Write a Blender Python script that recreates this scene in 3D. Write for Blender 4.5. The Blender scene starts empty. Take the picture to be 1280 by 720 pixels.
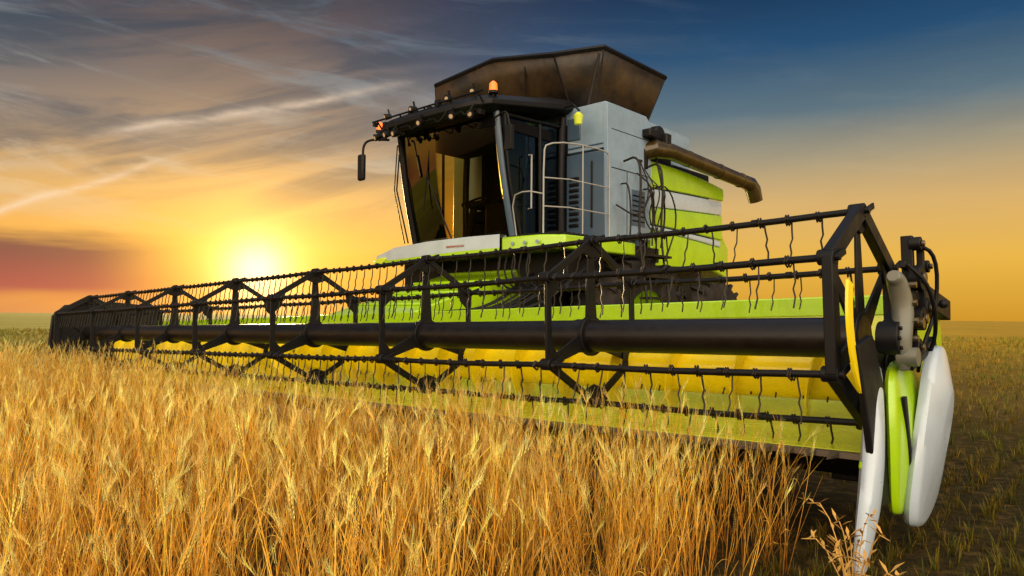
import bpy, bmesh, math, random
import numpy as np
from mathutils import Vector, Matrix
random.seed(4)
rad=math.radians
sc=bpy.context.scene
col=sc.collection
sc.view_settings.view_transform='Standard'
sc.view_settings.look='None'
sc.view_settings.exposure=0

OX,OY=-2.8,7.38
AX,AY=.7337,-.6795
RX,RY=.6795,.7337

# ---------------------------------------------------------------- materials
def newmat(name):
    m=bpy.data.materials.new(name); m.use_nodes=True
    nt=m.node_tree; b=nt.nodes['Principled BSDF']
    return m,nt,b
def paint(name,c,rough=.4,metal=0,coat=0,dirt=.25,dirtc=(.22,.15,.07),spec=.5,bump=.0,nscale=3.5):
    m,nt,b=newmat(name)
    tc=nt.nodes.new('ShaderNodeTexCoord')
    n=nt.nodes.new('ShaderNodeTexNoise'); n.inputs['Scale'].default_value=nscale; n.inputs['Detail'].default_value=8; n.inputs['Roughness'].default_value=.7
    nt.links.new(tc.outputs['Object'],n.inputs['Vector'])
    mr=nt.nodes.new('ShaderNodeMapRange'); mr.inputs[1].default_value=.42; mr.inputs[2].default_value=.8; mr.inputs[4].default_value=dirt*1.8
    nt.links.new(n.outputs['Fac'],mr.inputs[0])
    mx=nt.nodes.new('ShaderNodeMix'); mx.data_type='RGBA'
    mx.inputs[6].default_value=(*c,1); mx.inputs[7].default_value=(*dirtc,1)
    nt.links.new(mr.outputs[0],mx.inputs[0])
    nt.links.new(mx.outputs[2],b.inputs['Base Color'])
    r=nt.nodes.new('ShaderNodeMapRange'); r.inputs[3].default_value=max(.05,rough-.1); r.inputs[4].default_value=min(1,rough+.25)
    n2=nt.nodes.new('ShaderNodeTexNoise'); n2.inputs['Scale'].default_value=14; n2.inputs['Detail'].default_value=5
    nt.links.new(tc.outputs['Object'],n2.inputs['Vector'])
    nt.links.new(n2.outputs['Fac'],r.inputs[0]); nt.links.new(r.outputs[0],b.inputs['Roughness'])
    b.inputs['Metallic'].default_value=metal; b.inputs['Coat Weight'].default_value=coat
    b.inputs['Specular IOR Level'].default_value=spec
    if bump:
        bp=nt.nodes.new('ShaderNodeBump'); bp.inputs['Strength'].default_value=bump; bp.inputs['Distance'].default_value=.01
        nt.links.new(n2.outputs['Fac'],bp.inputs['Height']); nt.links.new(bp.outputs[0],b.inputs['Normal'])
    return m
M_lime=paint('lime_paint',(.33,.56,.004),.20,coat=.5,dirt=.18,dirtc=(.10,.13,.015))
M_yel=paint('yellow_green_paint',(.95,.72,.003),.22,coat=.5,dirt=.16,dirtc=(.35,.2,.02))
M_trough=paint('trough_paint',(.58,.62,.004),.22,coat=.5,dirt=.25,dirtc=(.20,.18,.01))
M_white=paint('white_paint',(.42,.50,.58),.22,coat=.5,dirt=.2,dirtc=(.2,.2,.19))
M_grey=paint('blue_grey_paint',(.050,.090,.145),.28,coat=.4,dirt=.15,dirtc=(.10,.10,.09))
M_lgrey=paint('light_grey_paint',(.22,.31,.41),.30,coat=.4,dirt=.25,dirtc=(.08,.10,.12))
M_pale=paint('pale_rail_paint',(.30,.30,.29),.35,coat=.2,dirt=.3)
M_black=paint('black_steel',(.004,.004,.005),.42,dirt=.10,dirtc=(.03,.02,.012),spec=.22)
M_tube=paint('dark_tube_paint',(.005,.004,.0045),.30,dirt=.14,dirtc=(.03,.018,.012),spec=.35)
M_steel=paint('worn_steel',(.15,.125,.10),.4,metal=.7,dirt=.4)
M_dsteel=paint('dark_spring_steel',(.012,.010,.008),.42,metal=.3,dirt=.3,dirtc=(.05,.03,.02),spec=.3)
M_bronze=paint('olive_tube_paint',(.045,.030,.008),.25,metal=.3,coat=.5,dirt=.35,dirtc=(.15,.09,.02))
M_cover=paint('hopper_cover',(.015,.011,.008),.40,dirt=.5,dirtc=(.11,.062,.022),bump=.25,nscale=1.1,spec=.35)
M_rubber=paint('tyre_rubber',(.015,.014,.014),.8,dirt=.4,dirtc=(.07,.05,.03),bump=.4,spec=.2)
M_seat=paint('seat_cloth',(.004,.004,.005),.9,dirt=.1,dirtc=(.01,.01,.01),spec=.1)
M_red=paint('red_trim',(.30,.10,.09),.4,dirt=.5,dirtc=(.4,.4,.42))
M_olive=paint('grey_green_casting',(.11,.125,.105),.38,coat=.2,dirt=.3)
def emis(name,c,s,base=(.8,.3,.05)):
    m,nt,b=newmat(name)
    b.inputs['Base Color'].default_value=(*base,1); b.inputs['Emission Color'].default_value=(*c,1); b.inputs['Emission Strength'].default_value=s
    b.inputs['Roughness'].default_value=.2
    n=nt.nodes.new('ShaderNodeTexNoise'); n.inputs['Scale'].default_value=30
    mr=nt.nodes.new('ShaderNodeMapRange'); mr.inputs[3].default_value=s*.5; mr.inputs[4].default_value=s*1.4
    nt.links.new(n.outputs['Fac'],mr.inputs[0]); nt.links.new(mr.outputs[0],b.inputs['Emission Strength'])
    return m
M_beacon=emis('orange_beacon',(1,.15,.01),1.3,(.8,.15,.02))
M_lamp=emis('warm_work_lamp',(1,.5,.18),.35,(.2,.18,.15))
M_ylamp=emis('yellow_green_lamp',(.75,.85,.02),.2,(.45,.5,.03))
def glassmat(name,tint,gl,ior):
    m=bpy.data.materials.new(name); m.use_nodes=True; nt=m.node_tree; nt.nodes.clear()
    o=nt.nodes.new('ShaderNodeOutputMaterial'); t=nt.nodes.new('ShaderNodeBsdfTransparent'); t.inputs[0].default_value=(*tint,1)
    g=nt.nodes.new('ShaderNodeBsdfGlossy'); g.inputs['Roughness'].default_value=.03; g.inputs['Color'].default_value=(*gl,1)
    f=nt.nodes.new('ShaderNodeFresnel'); f.inputs['IOR'].default_value=ior
    n=nt.nodes.new('ShaderNodeTexNoise'); n.inputs['Scale'].default_value=4; n.inputs['Detail'].default_value=6
    ad=nt.nodes.new('ShaderNodeMath'); ad.operation='MULTIPLY_ADD'; ad.inputs[1].default_value=.015
    nt.links.new(n.outputs['Fac'],ad.inputs[0]); nt.links.new(f.outputs[0],ad.inputs[2])
    mx=nt.nodes.new('ShaderNodeMixShader'); nt.links.new(ad.outputs[0],mx.inputs[0]); nt.links.new(t.outputs[0],mx.inputs[1]); nt.links.new(g.outputs[0],mx.inputs[2])
    nt.links.new(mx.outputs[0],o.inputs[0]); return m
M_glass=glassmat('cab_glass',(.74,.60,.24),(.13,.12,.08),1.30)
M_glass2=glassmat('side_cab_glass',(.45,.45,.4),(.32,.52,.74),1.5)

# ---------------------------------------------------------------- builder
class B:
    def __init__(s): s.v=[]; s.f=[]; s.m=[]
    def add(s,vs,fs,m=0):
        o=len(s.v); s.v+= [tuple(v) for v in vs]
        s.f+=[tuple(i+o for i in f) for f in fs]; s.m+=[m]*len(fs); return s
    def box(s,c,d,m=0,R=None):
        c=Vector(c); vs=[]
        for x in(-.5,.5):
            for y in(-.5,.5):
                for z in(-.5,.5):
                    w=Vector((x*d[0],y*d[1],z*d[2]))
                    if R: w=R@w
                    vs.append(c+w)
        return s.add(vs,[(0,1,3,2),(4,6,7,5),(0,4,5,1),(2,3,7,6),(0,2,6,4),(1,5,7,3)],m)
    def beam(s,a,b,w,h,m=0,up=(0,0,1)):
        a=Vector(a); b=Vector(b); d=(b-a); L=d.length; d.normalize()
        u=Vector(up); x=d.cross(u)
        if x.length<1e-3: x=d.cross(Vector((1,0,0)))
        x.normalize(); z=x.cross(d)
        R=Matrix((x,d,z)).transposed()
        return s.box((a+b)/2,(w,L,h),m,R)
    def tube(s,pts,r,m=0,n=8,cap=True):
        pts=[Vector(p) for p in pts]; N=len(pts); rs=r if isinstance(r,(list,tuple)) else [r]*N
        vs=[];fs=[]; prev=None
        for i,p in enumerate(pts):
            d=(pts[min(i+1,N-1)]-pts[max(i-1,0)]).normalized()
            if prev is None:
                x=d.cross(Vector((0,0,1)))
                if x.length<.05: x=d.cross(Vector((1,0,0)))
            else: x=prev-d*prev.dot(d)
            x.normalize(); prev=x; y=d.cross(x)
            for k in range(n):
                t=2*math.pi*k/n; vs.append(p+x*(math.cos(t)*rs[i])+y*(math.sin(t)*rs[i]))
        for i in range(N-1):
            for k in range(n):
                a=i*n+k;b=i*n+(k+1)%n; fs.append((a,b,b+n,a+n))
        if cap: fs.append(tuple(range(n))[::-1]); fs.append(tuple((N-1)*n+k for k in range(n)))
        return s.add(vs,fs,m)
    def cyl(s,a,b,r,m=0,r2=None,n=16): return s.tube([a,b],[r,r if r2 is None else r2],m,n)
    def prism(s,pts,vec,m=0):
        n=len(pts); vec=Vector(vec); vs=[Vector(p) for p in pts]; vs=vs+[v+vec for v in vs]
        fs=[tuple(range(n))[::-1],tuple(range(n,2*n))]+[(i,(i+1)%n,(i+1)%n+n,i+n) for i in range(n)]
        return s.add(vs,fs,m)
    def loft(s,rings,m=0,closed=True,caps=False):
        n=len(rings[0]); vs=[v for r in rings for v in r]; fs=[]
        for i in range(len(rings)-1):
            for k in range(n if closed else n-1):
                a=i*n+k;b=i*n+(k+1)%n; fs.append((a,b,b+n,a+n))
        if caps: fs.append(tuple(range(n))[::-1]); fs.append(tuple((len(rings)-1)*n+k for k in range(n)))
        return s.add(vs,fs,m)
    def sphere(s,c,r,m=0,sc_=(1,1,1),n=12,h=8):
        vs=[];fs=[]
        for i in range(h+1):
            ph=math.pi*i/h
            for k in range(n):
                t=2*math.pi*k/n; vs.append((c[0]+r*sc_[0]*math.sin(ph)*math.cos(t),c[1]+r*sc_[1]*math.sin(ph)*math.sin(t),c[2]+r*sc_[2]*math.cos(ph)))
        for i in range(h):
            for k in range(n):
                a=i*n+k;b=i*n+(k+1)%n; fs.append((a,b,b+n,a+n))
        return s.add(vs,fs,m)
    def obj(s,name,parent,mats,bevel=0,sharp=38,solid=0,label=None,loc=None):
        me=bpy.data.meshes.new(name); me.from_pydata(s.v,[],s.f)
        bm=bmesh.new(); bm.from_mesh(me)
        for f,mi in zip(bm.faces,s.m): f.material_index=mi
        bmesh.ops.remove_doubles(bm,verts=bm.verts,dist=1e-5)
        bmesh.ops.recalc_face_normals(bm,faces=bm.faces)
        bm.to_mesh(me); bm.free()
        for m in (mats if isinstance(mats,(list,tuple)) else [mats]): me.materials.append(m)
        me.polygons.foreach_set('use_smooth',[True]*len(me.polygons))
        me.set_sharp_from_angle(angle=rad(sharp))
        o=bpy.data.objects.new(name,me); col.objects.link(o)
        if parent: o.parent=parent
        if loc: o.location=loc
        if solid:
            md=o.modifiers.new('s','SOLIDIFY'); md.thickness=solid; md.offset=0
        if bevel:
            md=o.modifiers.new('b','BEVEL'); md.width=bevel; md.segments=2; md.limit_method='ANGLE'; md.angle_limit=rad(40)
        if label: o['label']=label
        return o
def arc(fn,a,b,n): return [fn(a+(b-a)*i/n) for i in range(n+1)]
def smoothpts(pts,it=2):
    pts=[Vector(p) for p in pts]
    for _ in range(it):
        q=[pts[0]]
        for a,b in zip(pts,pts[1:]): q+= [a*.75+b*.25,a*.25+b*.75]
        q.append(pts[-1]); pts=q
    return pts

# ---------------------------------------------------------------- combine
root=bpy.data.objects.new('combine_harvester',None); col.objects.link(root)
root.location=(OX,OY,0); root.rotation_euler=(0,0,math.atan2(AY,AX))
root['label']='lime green and white combine harvester cutting a wheat field'
root['category']='combine harvester'

# --- header frame ---
TILT=rad(1.45)
SP=1.54; XN=6.04; XF=XN-7*SP
h=B()
P0,P1=XF-.08,6.08
prof=[(-.12,.36),(.2,.36),(.45,.38),(.72,.44),(.92,.58),(1.0,.75),(1.02,1.02)]
outer=[(q+.04 if z>.5 else q,z-.035) for q,z in prof]
ring=[(q,z) for q,z in prof]+[(q,z) for q,z in outer[::-1]]
h.prism([(P0,q,z) for q,z in ring],(P1-P0,0,0),0)
h.box(((P0+P1)/2,1.08,1.04),(P1-P0,.14,.12),2)
h.box(((P0+P1)/2,1.14,.5),(P1-P0,.1,.1),1)
h.box(((P0+P1)/2,.62,.24),(P1-P0,.75,.10),1)  # black underside box, puts the shade below the trough into its colour
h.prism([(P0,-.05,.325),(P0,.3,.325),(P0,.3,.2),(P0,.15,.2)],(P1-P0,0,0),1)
for i in range(13):
    x=P0+.2+i*(P1-P0-.4)/12
    h.box((x,1.1,.75),(.07,.1,.5),1)
    h.box((x,.6,.17),(.16,.7,.04),1)
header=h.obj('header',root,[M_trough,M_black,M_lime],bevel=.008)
header.rotation_euler=(0,-TILT,0)
header['label']='wide lime green grain header with black reel'

e=B(); e.prism([(6.09,q,z) for q,z in [(-.15,.2),(-.28,.32),(-.1,.55),(.25,.66),(.7,.97),(1.1,1.1),(1.16,.4),(.9,.18)]],(.045,0,0),0)
e.obj('end_wall',header,[M_lime],bevel=.012)
e=B(); e.prism([(P0-.06,q,z) for q,z in [(-.15,.2),(-.46,.35),(-.50,.75),(-.46,1.18),(-.30,1.34),(.3,1.40),(1.0,1.34),(1.16,.4),(.9,.18)]],(.05,0,0),0)
e.obj('end_wall',header,[M_black],bevel=.012)
a=B()
AZ=.675
def augtube(x0,x1,hand):
    a.cyl((x0,.52,AZ),(x1,.52,AZ),.16,0,n=28)
    turns=(x1-x0)/.42; n=int(turns*20); vs=[];fs=[]
    for i in range(n+1):
        t=i/n; ang=hand*t*turns*2*math.pi; x=x0+(x1-x0)*t
        for r in(.155,.255):
            for dx in(-.005,.005):
                vs.append((x+dx,.52+r*math.cos(ang),AZ+r*math.sin(ang)))
    for i in range(n):
        o=i*4
        fs+=[(o,o+2,o+6,o+4),(o+1,o+5,o+7,o+3),(o+2,o+3,o+7,o+6)]
    a.add(vs,fs,0)
augtube(P0+.1,.35,1); augtube(.45,5.98,-1)
a.obj('intake_auger',header,[M_yel],sharp=50)
c=B(); c.box(((P0+P1)/2,-.14,.345),(P1-P0,.07,.025),0)
x=P0+.1
while x<6:
    c.add([(x-.02,-.17,.335),(x+.02,-.17,.335),(x,-.29,.34),(x-.02,-.17,.36),(x+.02,-.17,.36)],[(0,1,2),(3,2,4),(0,2,3),(1,4,2)],0); x+=.1008
c.obj('cutter_bar',header,[M_steel])

# reel
RZ=.965; RR=.49
angs=[90,30,-30,-90,-150,150]
def bat(th,r=RR): return (-r*math.cos(rad(th)),RZ+r*math.sin(rad(th)))
def tz(x): return RZ-.035-.065*(x-XF)/(XN-XF)
t=B(); t.cyl((XF+.04,0,tz(XF)),(6.04,0,tz(6.04)),.096,0,n=32)
for k in range(8):
    x=6.0-k*SP
    t.cyl((x-.06,0,tz(x)),(x+.06,0,tz(x)),.103,0,n=32)
t.obj('reel_tube',header,[M_tube],sharp=50)
for th in angs:
    q,z=bat(th); b=B()
    pts=[]
    for i in range(57):
        x=XF-.04+(6.1-XF+.04)*i/56; fr=((XN-x)/SP)%1.0; pts.append((x,q,z-.010*math.sin(math.pi*fr)))
    b.tube(pts,.0165,0,n=10)
    for i in range(15):
        x=5.55-i*.8
        if x>XF: b.cyl((x-.015,q,z-.006),(x+.015,q,z-.006),.020,0,n=10)
    b.obj('reel_bat',header,[M_black])
def spider(x,end=False,var=0):
    s=B()
    pts=[bat(th) for th in angs]; cz=tz(x)
    for i in range(6):
        q0,z0=pts[i];q1,z1=pts[(i+1)%6]
        d=Vector((0,q0,z0-cz)).normalized(); pr=Vector((0,-d.z,d.y))
        c0=Vector((x-.006,0,cz)); tip=Vector((x-.006,q0,z0))
        if end or i%2==0:
            s.prism([c0+d*.08+pr*.055,c0+d*.08-pr*.055,tip-pr*.022,tip+pr*.022],(.014,0,0),0)
        e=.075 if end else .046
        s.beam((x+.016,q0,z0),(x+.016,q1,z1),e,.018 if not end else .045,0,up=(1,0,0))
        s.cyl((x-.03,q0,z0),(x+.04,q0,z0),.034,0,n=12)
        s.beam((x+.05,q0,z0),(x+.05,q0+.09,z0+.03),.03,.012,0,up=(1,0,0))
        m=Vector((x+.010,q0,z0)); a1=(Vector((x+.010,q1,z1))-m).normalized()*.14; qp,zp=pts[i-1]; a2=(Vector((x+.010,qp,zp))-m).normalized()*.14
        s.prism([m,m+a1,m-d*.11,m+a2],(.010,0,0),0)
    s.cyl((x-.015,0,cz),(x+.015,0,cz),.122,0,n=24)
    if end and x<0: s.prism([(x-.03,q*.98,RZ+(z-RZ)*.98) for q,z in pts],(.02,0,0),0)
    return s
for k in range(8):
    x=XN-k*SP
    spider(x,k in(0,7)).obj('reel_spider' if k not in(0,7) else 'reel_end_plate',header,[M_black],bevel=.004)
def tine_geo(b,x=0,q=0,z=0,j=0):
    pts=[]
    for i in range(9):
        an=i/8*4*math.pi; pts.append((x+i*.003,q+.024*math.cos(an),z+.024*math.sin(an)))
    pts+=[(x+.027,q+.02,z-.045),(x+.033,q+.012,z-.085+j),(x+.024,q+.006,z-.115+j),(x+.032,q+.003,z-.15+j),(x+.028,q-.010,z-.195+j)]
    b.tube(pts,.0048,0,n=4)
tb=B(); tine_geo(tb); tmesh=None
rest=B()
allt=[]
for th in angs:
    q,z=bat(th); x=5.86
    while x>XF+.1:
        allt.append((x+random.uniform(-.01,.01),q,z-.008)); x-= .145 if x>3 else .105
def ty(c): return OY+AY*c[0]+RY*c[1]
allt.sort(key=ty)
for i,cc in enumerate(allt):
    if i<100:
        if tmesh is None:
            o=tb.obj('reel_tine',header,[M_dsteel],sharp=60,loc=cc); tmesh=o
        else:
            o=tmesh.copy(); o.parent=header; o.location=cc; col.objects.link(o)
        o.rotation_euler=(random.uniform(-.16,.16),random.uniform(-.08,.08),random.uniform(-.5,.5)); s_=random.uniform(.9,1.1); o.scale=(1,1,s_)
        o['group']='spring tines along the reel'
    else: tine_geo(rest,*cc,j=random.uniform(-.015,.015))
o=rest.obj('reel_tines',header,[M_dsteel],sharp=60); o['kind']='stuff'

y=B()
pts=arc(lambda t:(6.125,-.47*math.cos(t)*1.0,RZ+.47*math.sin(t)),rad(-45),rad(18),10)
pts2=arc(lambda t:(6.125,-.41*math.cos(t)*1.0,RZ+.41*math.sin(t)),rad(18),rad(-45),10)
y.prism(pts+pts2,(.012,0,0),0)
y.obj('yellow_guard_strip',header,[M_yel])
for x in(6.14,P0-.12):
    b=B()
    b.beam((x+.02,1.12,1.0),(x+.02,.45,1.10),.05,.11,0); b.beam((x+.02,.46,1.10),(x+.02,-.02,tz(x)+.02),.05,.09,0)
    b.cyl((x-.02,0,tz(x)),(x+.07,0,tz(x)),.075,0,n=24)
    for k in range(6):
        an=k*math.pi/3; b.cyl((x+.07,.05*math.cos(an),tz(x)+.05*math.sin(an)),(x+.082,.05*math.cos(an),tz(x)+.05*math.sin(an)),.010,0,n=6)
    b.obj('reel_arm',header,[M_black],bevel=.004)
b=B(); b.prism([(6.12,-.40,.84),(6.12,-.2,.88),(6.12,.02,.5),(6.12,-.02,.14),(6.12,-.2,.14),(6.12,-.28,.45)],(.03,0,0),0)
b.obj('side_plate',header,[M_black],bevel=.006)
b=B()
pts=smoothpts([(6.2,-.06,1.14),(6.2,.0,1.12),(6.21,.05,1.0),(6.21,.0,.85),(6.21,.03,.72)],2)
n=len(pts); b.tube(pts,[.020+.026*math.sin(math.pi*min(1,(i+1)/n)) for i in range(n)],0,n=16)
b.cyl((6.19,.02,.78),(6.27,.02,.78),.042,0); b.cyl((6.19,.10,.93),(6.28,.10,.93),.026,1)
for i in range(4): b.cyl((6.2,.04,.86+i*.08),(6.27,.04,.86+i*.08),.015,1,n=8)
b.obj('drive_casing',header,[M_olive,M_bronze],bevel=0)
b=B()
b.beam((6.2,.2,.85),(6.2,.2,1.34),.035,.05,0); b.beam((6.24,.26,.95),(6.24,.26,1.28),.03,.03,0)
b.beam((6.2,.1,1.20),(6.2,.36,1.18),.03,.03,0); b.beam((6.22,.12,1.05),(6.22,.45,1.06),.03,.04,0)
for q,z,r in((.2,1.14,.06),(.3,1.0,.05),(.2,1.3,.032),(.2,.95,.055),(.33,1.2,.03),(.12,.82,.04)):
    b.cyl((6.21,q,z),(6.26,q,z),r,0,n=18); b.cyl((6.26,q,z),(6.275,q,z),r*.45,1,n=10)
b.cyl((6.2,.38,1.02),(6.29,.38,1.02),.016,1); b.sphere((6.30,.38,1.02),.022,0)
b.beam((6.22,.05,.74),(6.22,.5,.84),.04,.05,0)
b.tube(smoothpts([(6.24,.2,1.3),(6.3,.3,1.25),(6.28,.35,1.0),(6.24,.2,.8),(6.2,.3,.7)]),.01,0)
b.tube(smoothpts([(6.22,.1,1.2),(6.3,.15,1.1),(6.3,.25,.9),(6.22,.4,.75)]),.01,0)
b.obj('control_linkage',header,[M_black,M_bronze],bevel=.005)
def slab(name,outline,thick,x0,bul,mat,lean=0,parent=header,bow=0):
    cl=[Vector((q,z,0)) for q,z in outline]
    for _ in range(3):
        q=[]
        for i in range(len(cl)):
            A=cl[i];Bv=cl[(i+1)%len(cl)]; q+=[A*.75+Bv*.25,A*.25+Bv*.75]
        cl=q
    cen=sum(cl,Vector())/len(cl)
    rings=[]
    def X(p,t): return x0+t+lean*(p.y-cen.y)-bow*(p.y-cen.y)**2
    for t,s in ((-thick/2,.8),(-thick/2*.75,.95),(0,1),(thick/2*.75,.95),(thick/2,.82)):
        rings.append([(X(p,t),cen.x+(p.x-cen.x)*s,cen.y+(p.y-cen.y)*(1-(1-s)*.35)) for p in cl])
    rings.append([(X(p,thick/2+bul)+bow*.6*(p.y-cen.y)**2,cen.x+(p.x-cen.x)*.35,cen.y+(p.y-cen.y)*.5) for p in cl])
    b=B(); b.loft(rings,0,True,True)
    return b.obj(name,parent,[mat],sharp=50)
slab('crop_divider',[(-.40,-.10),(-.35,-.12),(-.26,.06),(-.16,.3),(-.10,.5),(-.03,.66),(-.03,.74),(-.10,.76),(-.19,.6),(-.27,.36),(-.36,.12)],.055,6.13,.015,M_white,bow=.12)
slab('end_shield',[(.04,.05),(.18,-.02),(.38,.00),(.52,.12),(.60,.42),(.62,.68),(.54,.80),(.42,.83),(.30,.78),(.18,.60),(.07,.36)],.065,6.235,.03,M_white,lean=.08,bow=.10)
slab('end_guard',[(-.06,.10),(.1,.05),(.5,.08),(.66,.6),(.4,.76),(.02,.76),(-.08,.55)],.05,6.165,.02,M_lime,bow=.15)
b=B(); b.beam((6.2,.04,.60),(6.2,.12,.14),.02,.03,0); b.obj('guard_bracket',header,[M_black],bevel=.004)

# --- feeder house ---
b=B()
b.loft([[(-.78,1.1,.15),(.78,1.1,.15),(.78,1.1,.98),(-.78,1.1,.98)],[(-.72,3.9,1.0),(.72,3.9,1.0),(.72,3.9,1.85),(-.72,3.9,1.85)]],0,True,True)
for i in range(5):
    y_=1.4+i*.5; z_=.98+(y_-1.1)*.31
    b.box((0,y_,z_+.012),(1.5,.05,.04),0)
b.obj('feeder_house',root,[M_lime],bevel=.02)
for s in(-1,1):
    b=B()
    b.cyl((s*.95,3.9,.9),(s*.95,1.4,.55),.045,1); b.cyl((s*.95,3.9,.9),(s*.95,2.6,.72),.065,0)
    b.obj('lift_cylinder',root,[M_black,M_steel])
b=B()
b.box((0,5.6,1.55),(2.3,4.2,1.1),0); b.box((0,4.6,1.0),(3.0,.4,.4),0); b.box((0,7.5,.85),(2.6,.25,.25),0)
b.box((1.2,3.8,1.7),(.8,.8,.5),0); b.box((-1.2,3.8,1.7),(.8,.8,.5),0)
b.obj('chassis',root,[M_black],bevel=.02)
def wheel(name,x,q,r,w):
    b=B(); prof=[(-.5,.55),(-.5,.62),(-.54,.8),(-.5,.93),(-.42,.97),(-.2,.985),(0,.99),(.2,.985),(.42,.97),(.5,.93),(.54,.8),(.5,.62),(.5,.55)]
    n=48
    rings=[[(px*w,pr*r*math.cos(2*math.pi*k/n),pr*r*math.sin(2*math.pi*k/n)) for px,pr in prof] for k in range(n)]
    rings.append(rings[0]); b.loft(rings,0,closed=False)
    for k in range(22):
        for s in(-1,1):
            a0=2*math.pi*(k+(.5 if s>0 else 0))/22; a1=a0+.16
            p=Vector((s*.04*w,r*.995*math.cos(a0),r*.995*math.sin(a0))); q2=Vector((s*.52*w,r*.96*math.cos(a1),r*.96*math.sin(a1)))
            b.beam(p,q2,.05,.09,0,up=(0,math.cos(a0),math.sin(a0)))
    ty_=b.obj(name,root,[M_rubber],bevel=0,loc=(x,q,r))
    b=B()
    rp=[(-.48,.57),(-.4,.54),(-.1,.5),(.1,.3),(.12,.12),(.2,.1),(.2,0.001)]
    sgn=1 if x>0 else -1
    rings=[[(sgn*(-px)*w*.95,pr*r*math.cos(2*math.pi*k/n),pr*r*math.sin(2*math.pi*k/n)) for px,pr in rp] for k in range(n)]; rings.append(rings[0]); b.loft(rings,0,closed=False)
    b.obj('rim',ty_,[M_lime])
wheel('wheel',1.6,4.75,.95,.65); wheel('wheel',-1.6,4.75,.95,.65)
wheel('wheel',1.5,7.1,.86,.6); wheel('wheel',-1.5,7.1,.86,.6)

# --- cab ---
b=B()
top=[(-1.75,2.98,2.0),(-1.2,2.88,2.09),(-.4,2.82,2.12),(.4,2.82,2.13),(.95,2.86,2.13)]
bot=[(-1.75,2.98,1.9),(-1.2,2.88,1.88),(-.4,2.82,1.9),(.4,2.82,1.92),(.95,2.86,1.93)]
b.loft([top,bot,[(p,q+.12,z) for p,q,z in bot],[(p,q+.12,z) for p,q,z in top],top],0,closed=False)
b.obj('front_fascia',root,[M_white],bevel=.01)
b=B()
b.loft([[(p,q-.012,z+.03) for p,q,z in bot],[(p,q-.012,z-.03) for p,q,z in bot],[(p,q+.1,z-.03) for p,q,z in bot]],0,closed=False)
b.obj('fascia_trim',root,[M_lime])
b=B()
b.prism([(-1.78,2.95,1.86),(-1.5,2.9,1.84),(-1.4,2.88,1.95),(-1.6,2.92,1.97),(-1.8,2.96,1.93)],(0,.1,0),0)
b.obj('marker_lamp',root,[M_ylamp],bevel=.02)
b=B()
o=[(.96,2.88),(1.55,2.92),(1.8,3.1),(1.86,3.6),(1.88,4.5),(1.6,4.5),(1.0,4.2)]
b.loft([[(p,q,1.92) for p,q in o],[(p,q,2.09) for p,q in o]],0,True,True)
b.obj('platform_fender',root,[M_lime],bevel=.02)
b=B(); b.box((1.35,3.6,2.11),(.78,1.1,.03),0)
for i in range(12): b.box((1.35,3.12+i*.09,2.132),(.74,.02,.015),0)
b.obj('platform',root,[M_black])
b=B(); b.box((0,3.7,1.99),(1.9,1.5,.22),0); b.box((-1.3,3.75,2.0),(.8,1.3,.14),0)
b.obj('cab_base',root,[M_black],bevel=.02)
b=B()
b.box((.18,2.816,2.02),(.34,.010,.022),0)
b.obj('red_stripe',root,[M_red])
for k in range(3):
    b=B(); b.cyl((1.15+k*.2,2.885,2.0),(1.15+k*.2,2.872,2.0),.024,0,n=14); b.obj('fender_lamp',root,[M_lgrey])

ZB,ZT=2.1,3.66
def wq(p,f): return 3.10-.32*f-.13*(1-(p/.93)**2)*(1-.15*f)-.04*math.sin(math.pi*f)
b=B()
rings=[]
for i in range(9):
    f=i/8; rings.append([(p,wq(p,f),ZB+(ZT-ZB)*f) for p in [-.93+.93*2*k/12 for k in range(13)]])
b.loft(rings,0,closed=False); b.obj('windscreen',root,[M_glass],sharp=80)
for s in(1,-1):
    b=B(); b.add([(s*.93,wq(.93,0),ZB),(s*.93,4.1,ZB),(s*.93,4.1,ZT+.1),(s*.93,wq(.93,1),ZT)],[(0,1,2,3)],0)
    b.obj('side_window',root,[M_glass2 if s>0 else M_glass])
def post(p,q0,z0,q1,z1,w=.06,m=M_black,name='cab_pillar'):
    b=B(); pts=smoothpts([(p,q0,z0),(p,(q0+q1)/2-.04,(z0+z1)/2),(p,q1,z1)],2); b.tube(pts,w/2,0,n=10); return b.obj(name,root,[m])
for s in(1,-1):
    post(s*.95,wq(.93,0),ZB,wq(.93,1),ZT,.085 if s>0 else .11,M_grey if s>0 else M_black)
    post(s*.95,4.1,ZB,4.1,3.85,.1)
    b=B(); pp=smoothpts([(s*.95,wq(.93,0)+.14,ZB+.04),(s*.95,wq(.93,.5)+.09,(ZB+ZT)/2),(s*.95,wq(.93,1)+.14,ZT)],2); b.tube(pp,.030,0)
    pp=[(s*.95,wq(.93,0)+.14,ZB+.04),(s*.95,4.05,ZB+.04),(s*.95,4.05,ZT+.05),(s*.95,wq(.93,1)+.14,ZT)]; b.tube(pp,.028,0)
    b.tube([(s*.96,3.62,ZB+.04),(s*.96,3.60,ZT)],.022,0)
    b.obj('door_frame',root,[M_black])
b=B(); b.tube([(.99,3.35,2.5),(1.04,3.35,2.5),(1.04,3.35,3.2),(.99,3.35,3.2)],.012,0); b.obj('door_handle',root,[M_pale])
b=B(); b.tube(smoothpts([(.0,2.92,2.14),(-.1,2.86,2.4),(-.35,2.78,3.0)]),.012,0); b.tube([(-.45,2.80,2.55),(-.25,2.72,3.35)],.009,0); b.obj('wiper',root,[M_black])
b=B(); b.box((.16,4.16,2.9),(1.66,.05,1.7),0); b.box((-.7,4.16,2.35),(.4,.05,.6),0); b.box((.1,3.3,3.55),(1.7,1.1,.14),0); b.obj('cab_rear_wall',root,[M_seat])
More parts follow.
